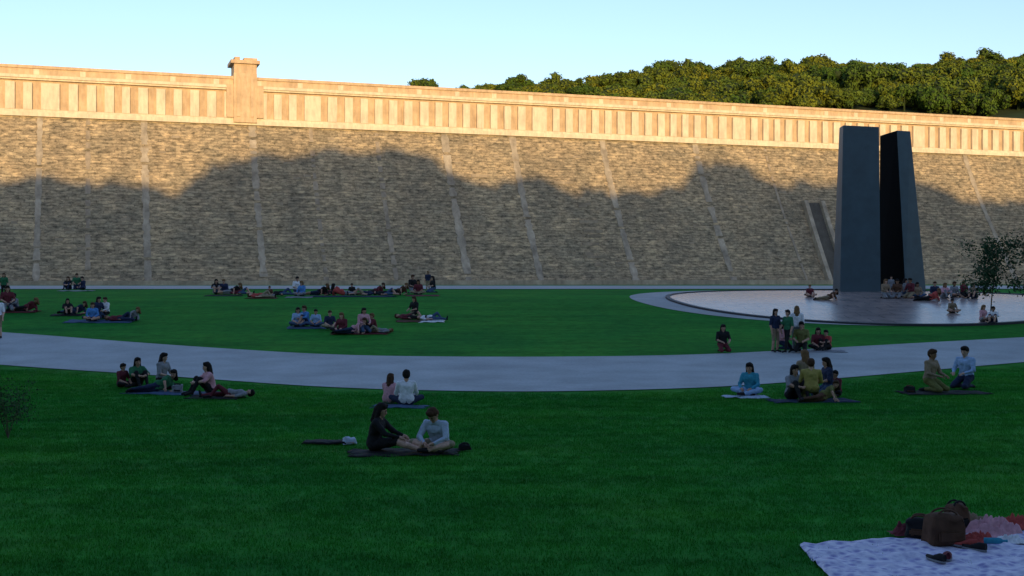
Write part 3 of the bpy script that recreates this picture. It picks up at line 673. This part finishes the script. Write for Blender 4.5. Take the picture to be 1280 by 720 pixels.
# ---------------------------------------------------------------- saplings
M['sapleaf']=leafmat('sapling_foliage',(.025,.055,.03),(.045,.09,.045),(.08,.14,.06),2.0)
def sapling(name,loc,H,Wd,nl,leaf,stems=1):
    e=empty(name,loc); V=[];Fc=[];tips=[]
    def br(p,d,L,r,dep):
        pts=[p];q=p
        for i in range(5):
            d=(d+Vector((random.uniform(-.18,.18),random.uniform(-.18,.18),.06))).normalized(); q=q+d*L/5; pts.append(q)
        v_,f_=tube(pts,[r*(1-.13*i) for i in range(6)],6); k=len(V); V.extend(v_); Fc.extend([tuple(x+k for x in g_) for g_ in f_])
        if dep>=1: tips.extend(pts[2:])
        if dep<2:
            for i in range(2,6):
                for _ in range(2 if dep==0 else 1):
                    a=random.uniform(0,6.28); nd=(Vector((math.cos(a),math.sin(a),random.uniform(-.1,.6)))).normalized()
                    br(pts[i],nd,Wd*random.uniform(.3,.55)*(1 if dep==0 else .6),r*.4,dep+1)
    for s_ in range(stems):
        a=random.uniform(0,6.28); br(Vector((0,0,0)),Vector((math.cos(a)*.3*(stems>1),math.sin(a)*.3*(stems>1),1)).normalized(),H*.85,.008*H+.003,0)
    mkobj('trunk_and_limbs',V,Fc,M['bark'],True,e)
    c=np.array([tips[random.randrange(len(tips))] for _ in range(nl)],float)+rng.normal(size=(nl,3))*Wd*.08
    nr=rng.normal(size=(nl,3)); nr/=np.linalg.norm(nr,axis=1)[:,None]
    v_,f_=quads(c,nr,rng.uniform(leaf*.6,leaf,nl)); mkobj('foliage',v_.tolist(),f_.tolist(),M['sapleaf'],False,e)
random.seed(21)
sapling('young_tree',tuple(G(1238,402)),3.7,2.5,2600,.055)
sapling('young_tree',tuple(G(1297,404)),4.4,2.2,2200,.055)
sapling('shrub',tuple(G(10,548)),.95,1.0,1100,.022,4)
# ---------------------------------------------------------------- grass tufts (instanced)
nb=900; r_=np.sqrt(rng.uniform(0,1,nb))*.75; a_=rng.uniform(0,6.283,nb); bx=r_*np.cos(a_); by=r_*np.sin(a_); h=rng.uniform(.018,.05,nb); wd=rng.uniform(.004,.007,nb); th=rng.uniform(0,6.283,nb); lx=rng.normal(0,.012,nb); ly=rng.normal(0,.012,nb)
V=np.zeros((nb,3,3)); V[:,0]=np.stack([bx-wd*np.cos(th),by-wd*np.sin(th),0*bx-.003],1); V[:,1]=np.stack([bx+wd*np.cos(th),by+wd*np.sin(th),0*bx-.003],1); V[:,2]=np.stack([bx+lx,by+ly,h],1)
pm=bpy.data.meshes.new('grass_patch'); pm.from_pydata(V.reshape(-1,3).tolist(),[],np.arange(nb*3).reshape(-1,3).tolist()); pm.materials.append(M['blade'])
patch=bpy.data.objects.new('grass_patch',pm)
gc=bpy.data.collections.new('grass_patches'); gc.objects.link(patch)
ne_x=[p.x for p in NEARPTS]; ne_y=[p.y for p in NEARPTS]
pts=[]
yy_=10.0
while yy_<42:
    x=-(.46*yy_+2)
    while x<.46*yy_+2:
        xx=x+random.uniform(-.2,.2); y2=yy_+random.uniform(-.2,.2)
        if y2<float(np.interp(xx,ne_x,ne_y))-.8: pts.append((xx,y2,terr(y2)))
        x+=.85
    yy_+=.85
gl=mkobj('lawn_grass',pts,[])
ng=bpy.data.node_groups.new('scatter','GeometryNodeTree'); ng.interface.new_socket('Geometry',in_out='INPUT',socket_type='NodeSocketGeometry'); ng.interface.new_socket('Geometry',in_out='OUTPUT',socket_type='NodeSocketGeometry')
gi=ng.nodes.new('NodeGroupInput');go=ng.nodes.new('NodeGroupOutput');ip=ng.nodes.new('GeometryNodeInstanceOnPoints');oi=ng.nodes.new('GeometryNodeObjectInfo');oi.inputs[0].default_value=patch
rv=ng.nodes.new('FunctionNodeRandomValue'); rv.data_type='FLOAT_VECTOR'; rv.inputs[0].default_value=(0,0,0); rv.inputs[1].default_value=(0,0,6.283)
ng.links.new(gi.outputs[0],ip.inputs['Points']); ng.links.new(oi.outputs['Geometry'],ip.inputs['Instance']); ng.links.new(rv.outputs[0],ip.inputs['Rotation']); ng.links.new(ip.outputs[0],go.inputs[0])
md=gl.modifiers.new('scatter','NODES'); md.node_group=ng
# ---------------------------------------------------------------- camera
cam=bpy.data.cameras.new('camera'); cam.sensor_width=36; cam.lens=F/1280*36; cam.shift_y=-15/1280; cam.clip_end=6000
co=bpy.data.objects.new('camera',cam); co.location=(0,0,EYE); co.rotation_euler=(math.radians(90),0,0); COL.objects.link(co); S.camera=co
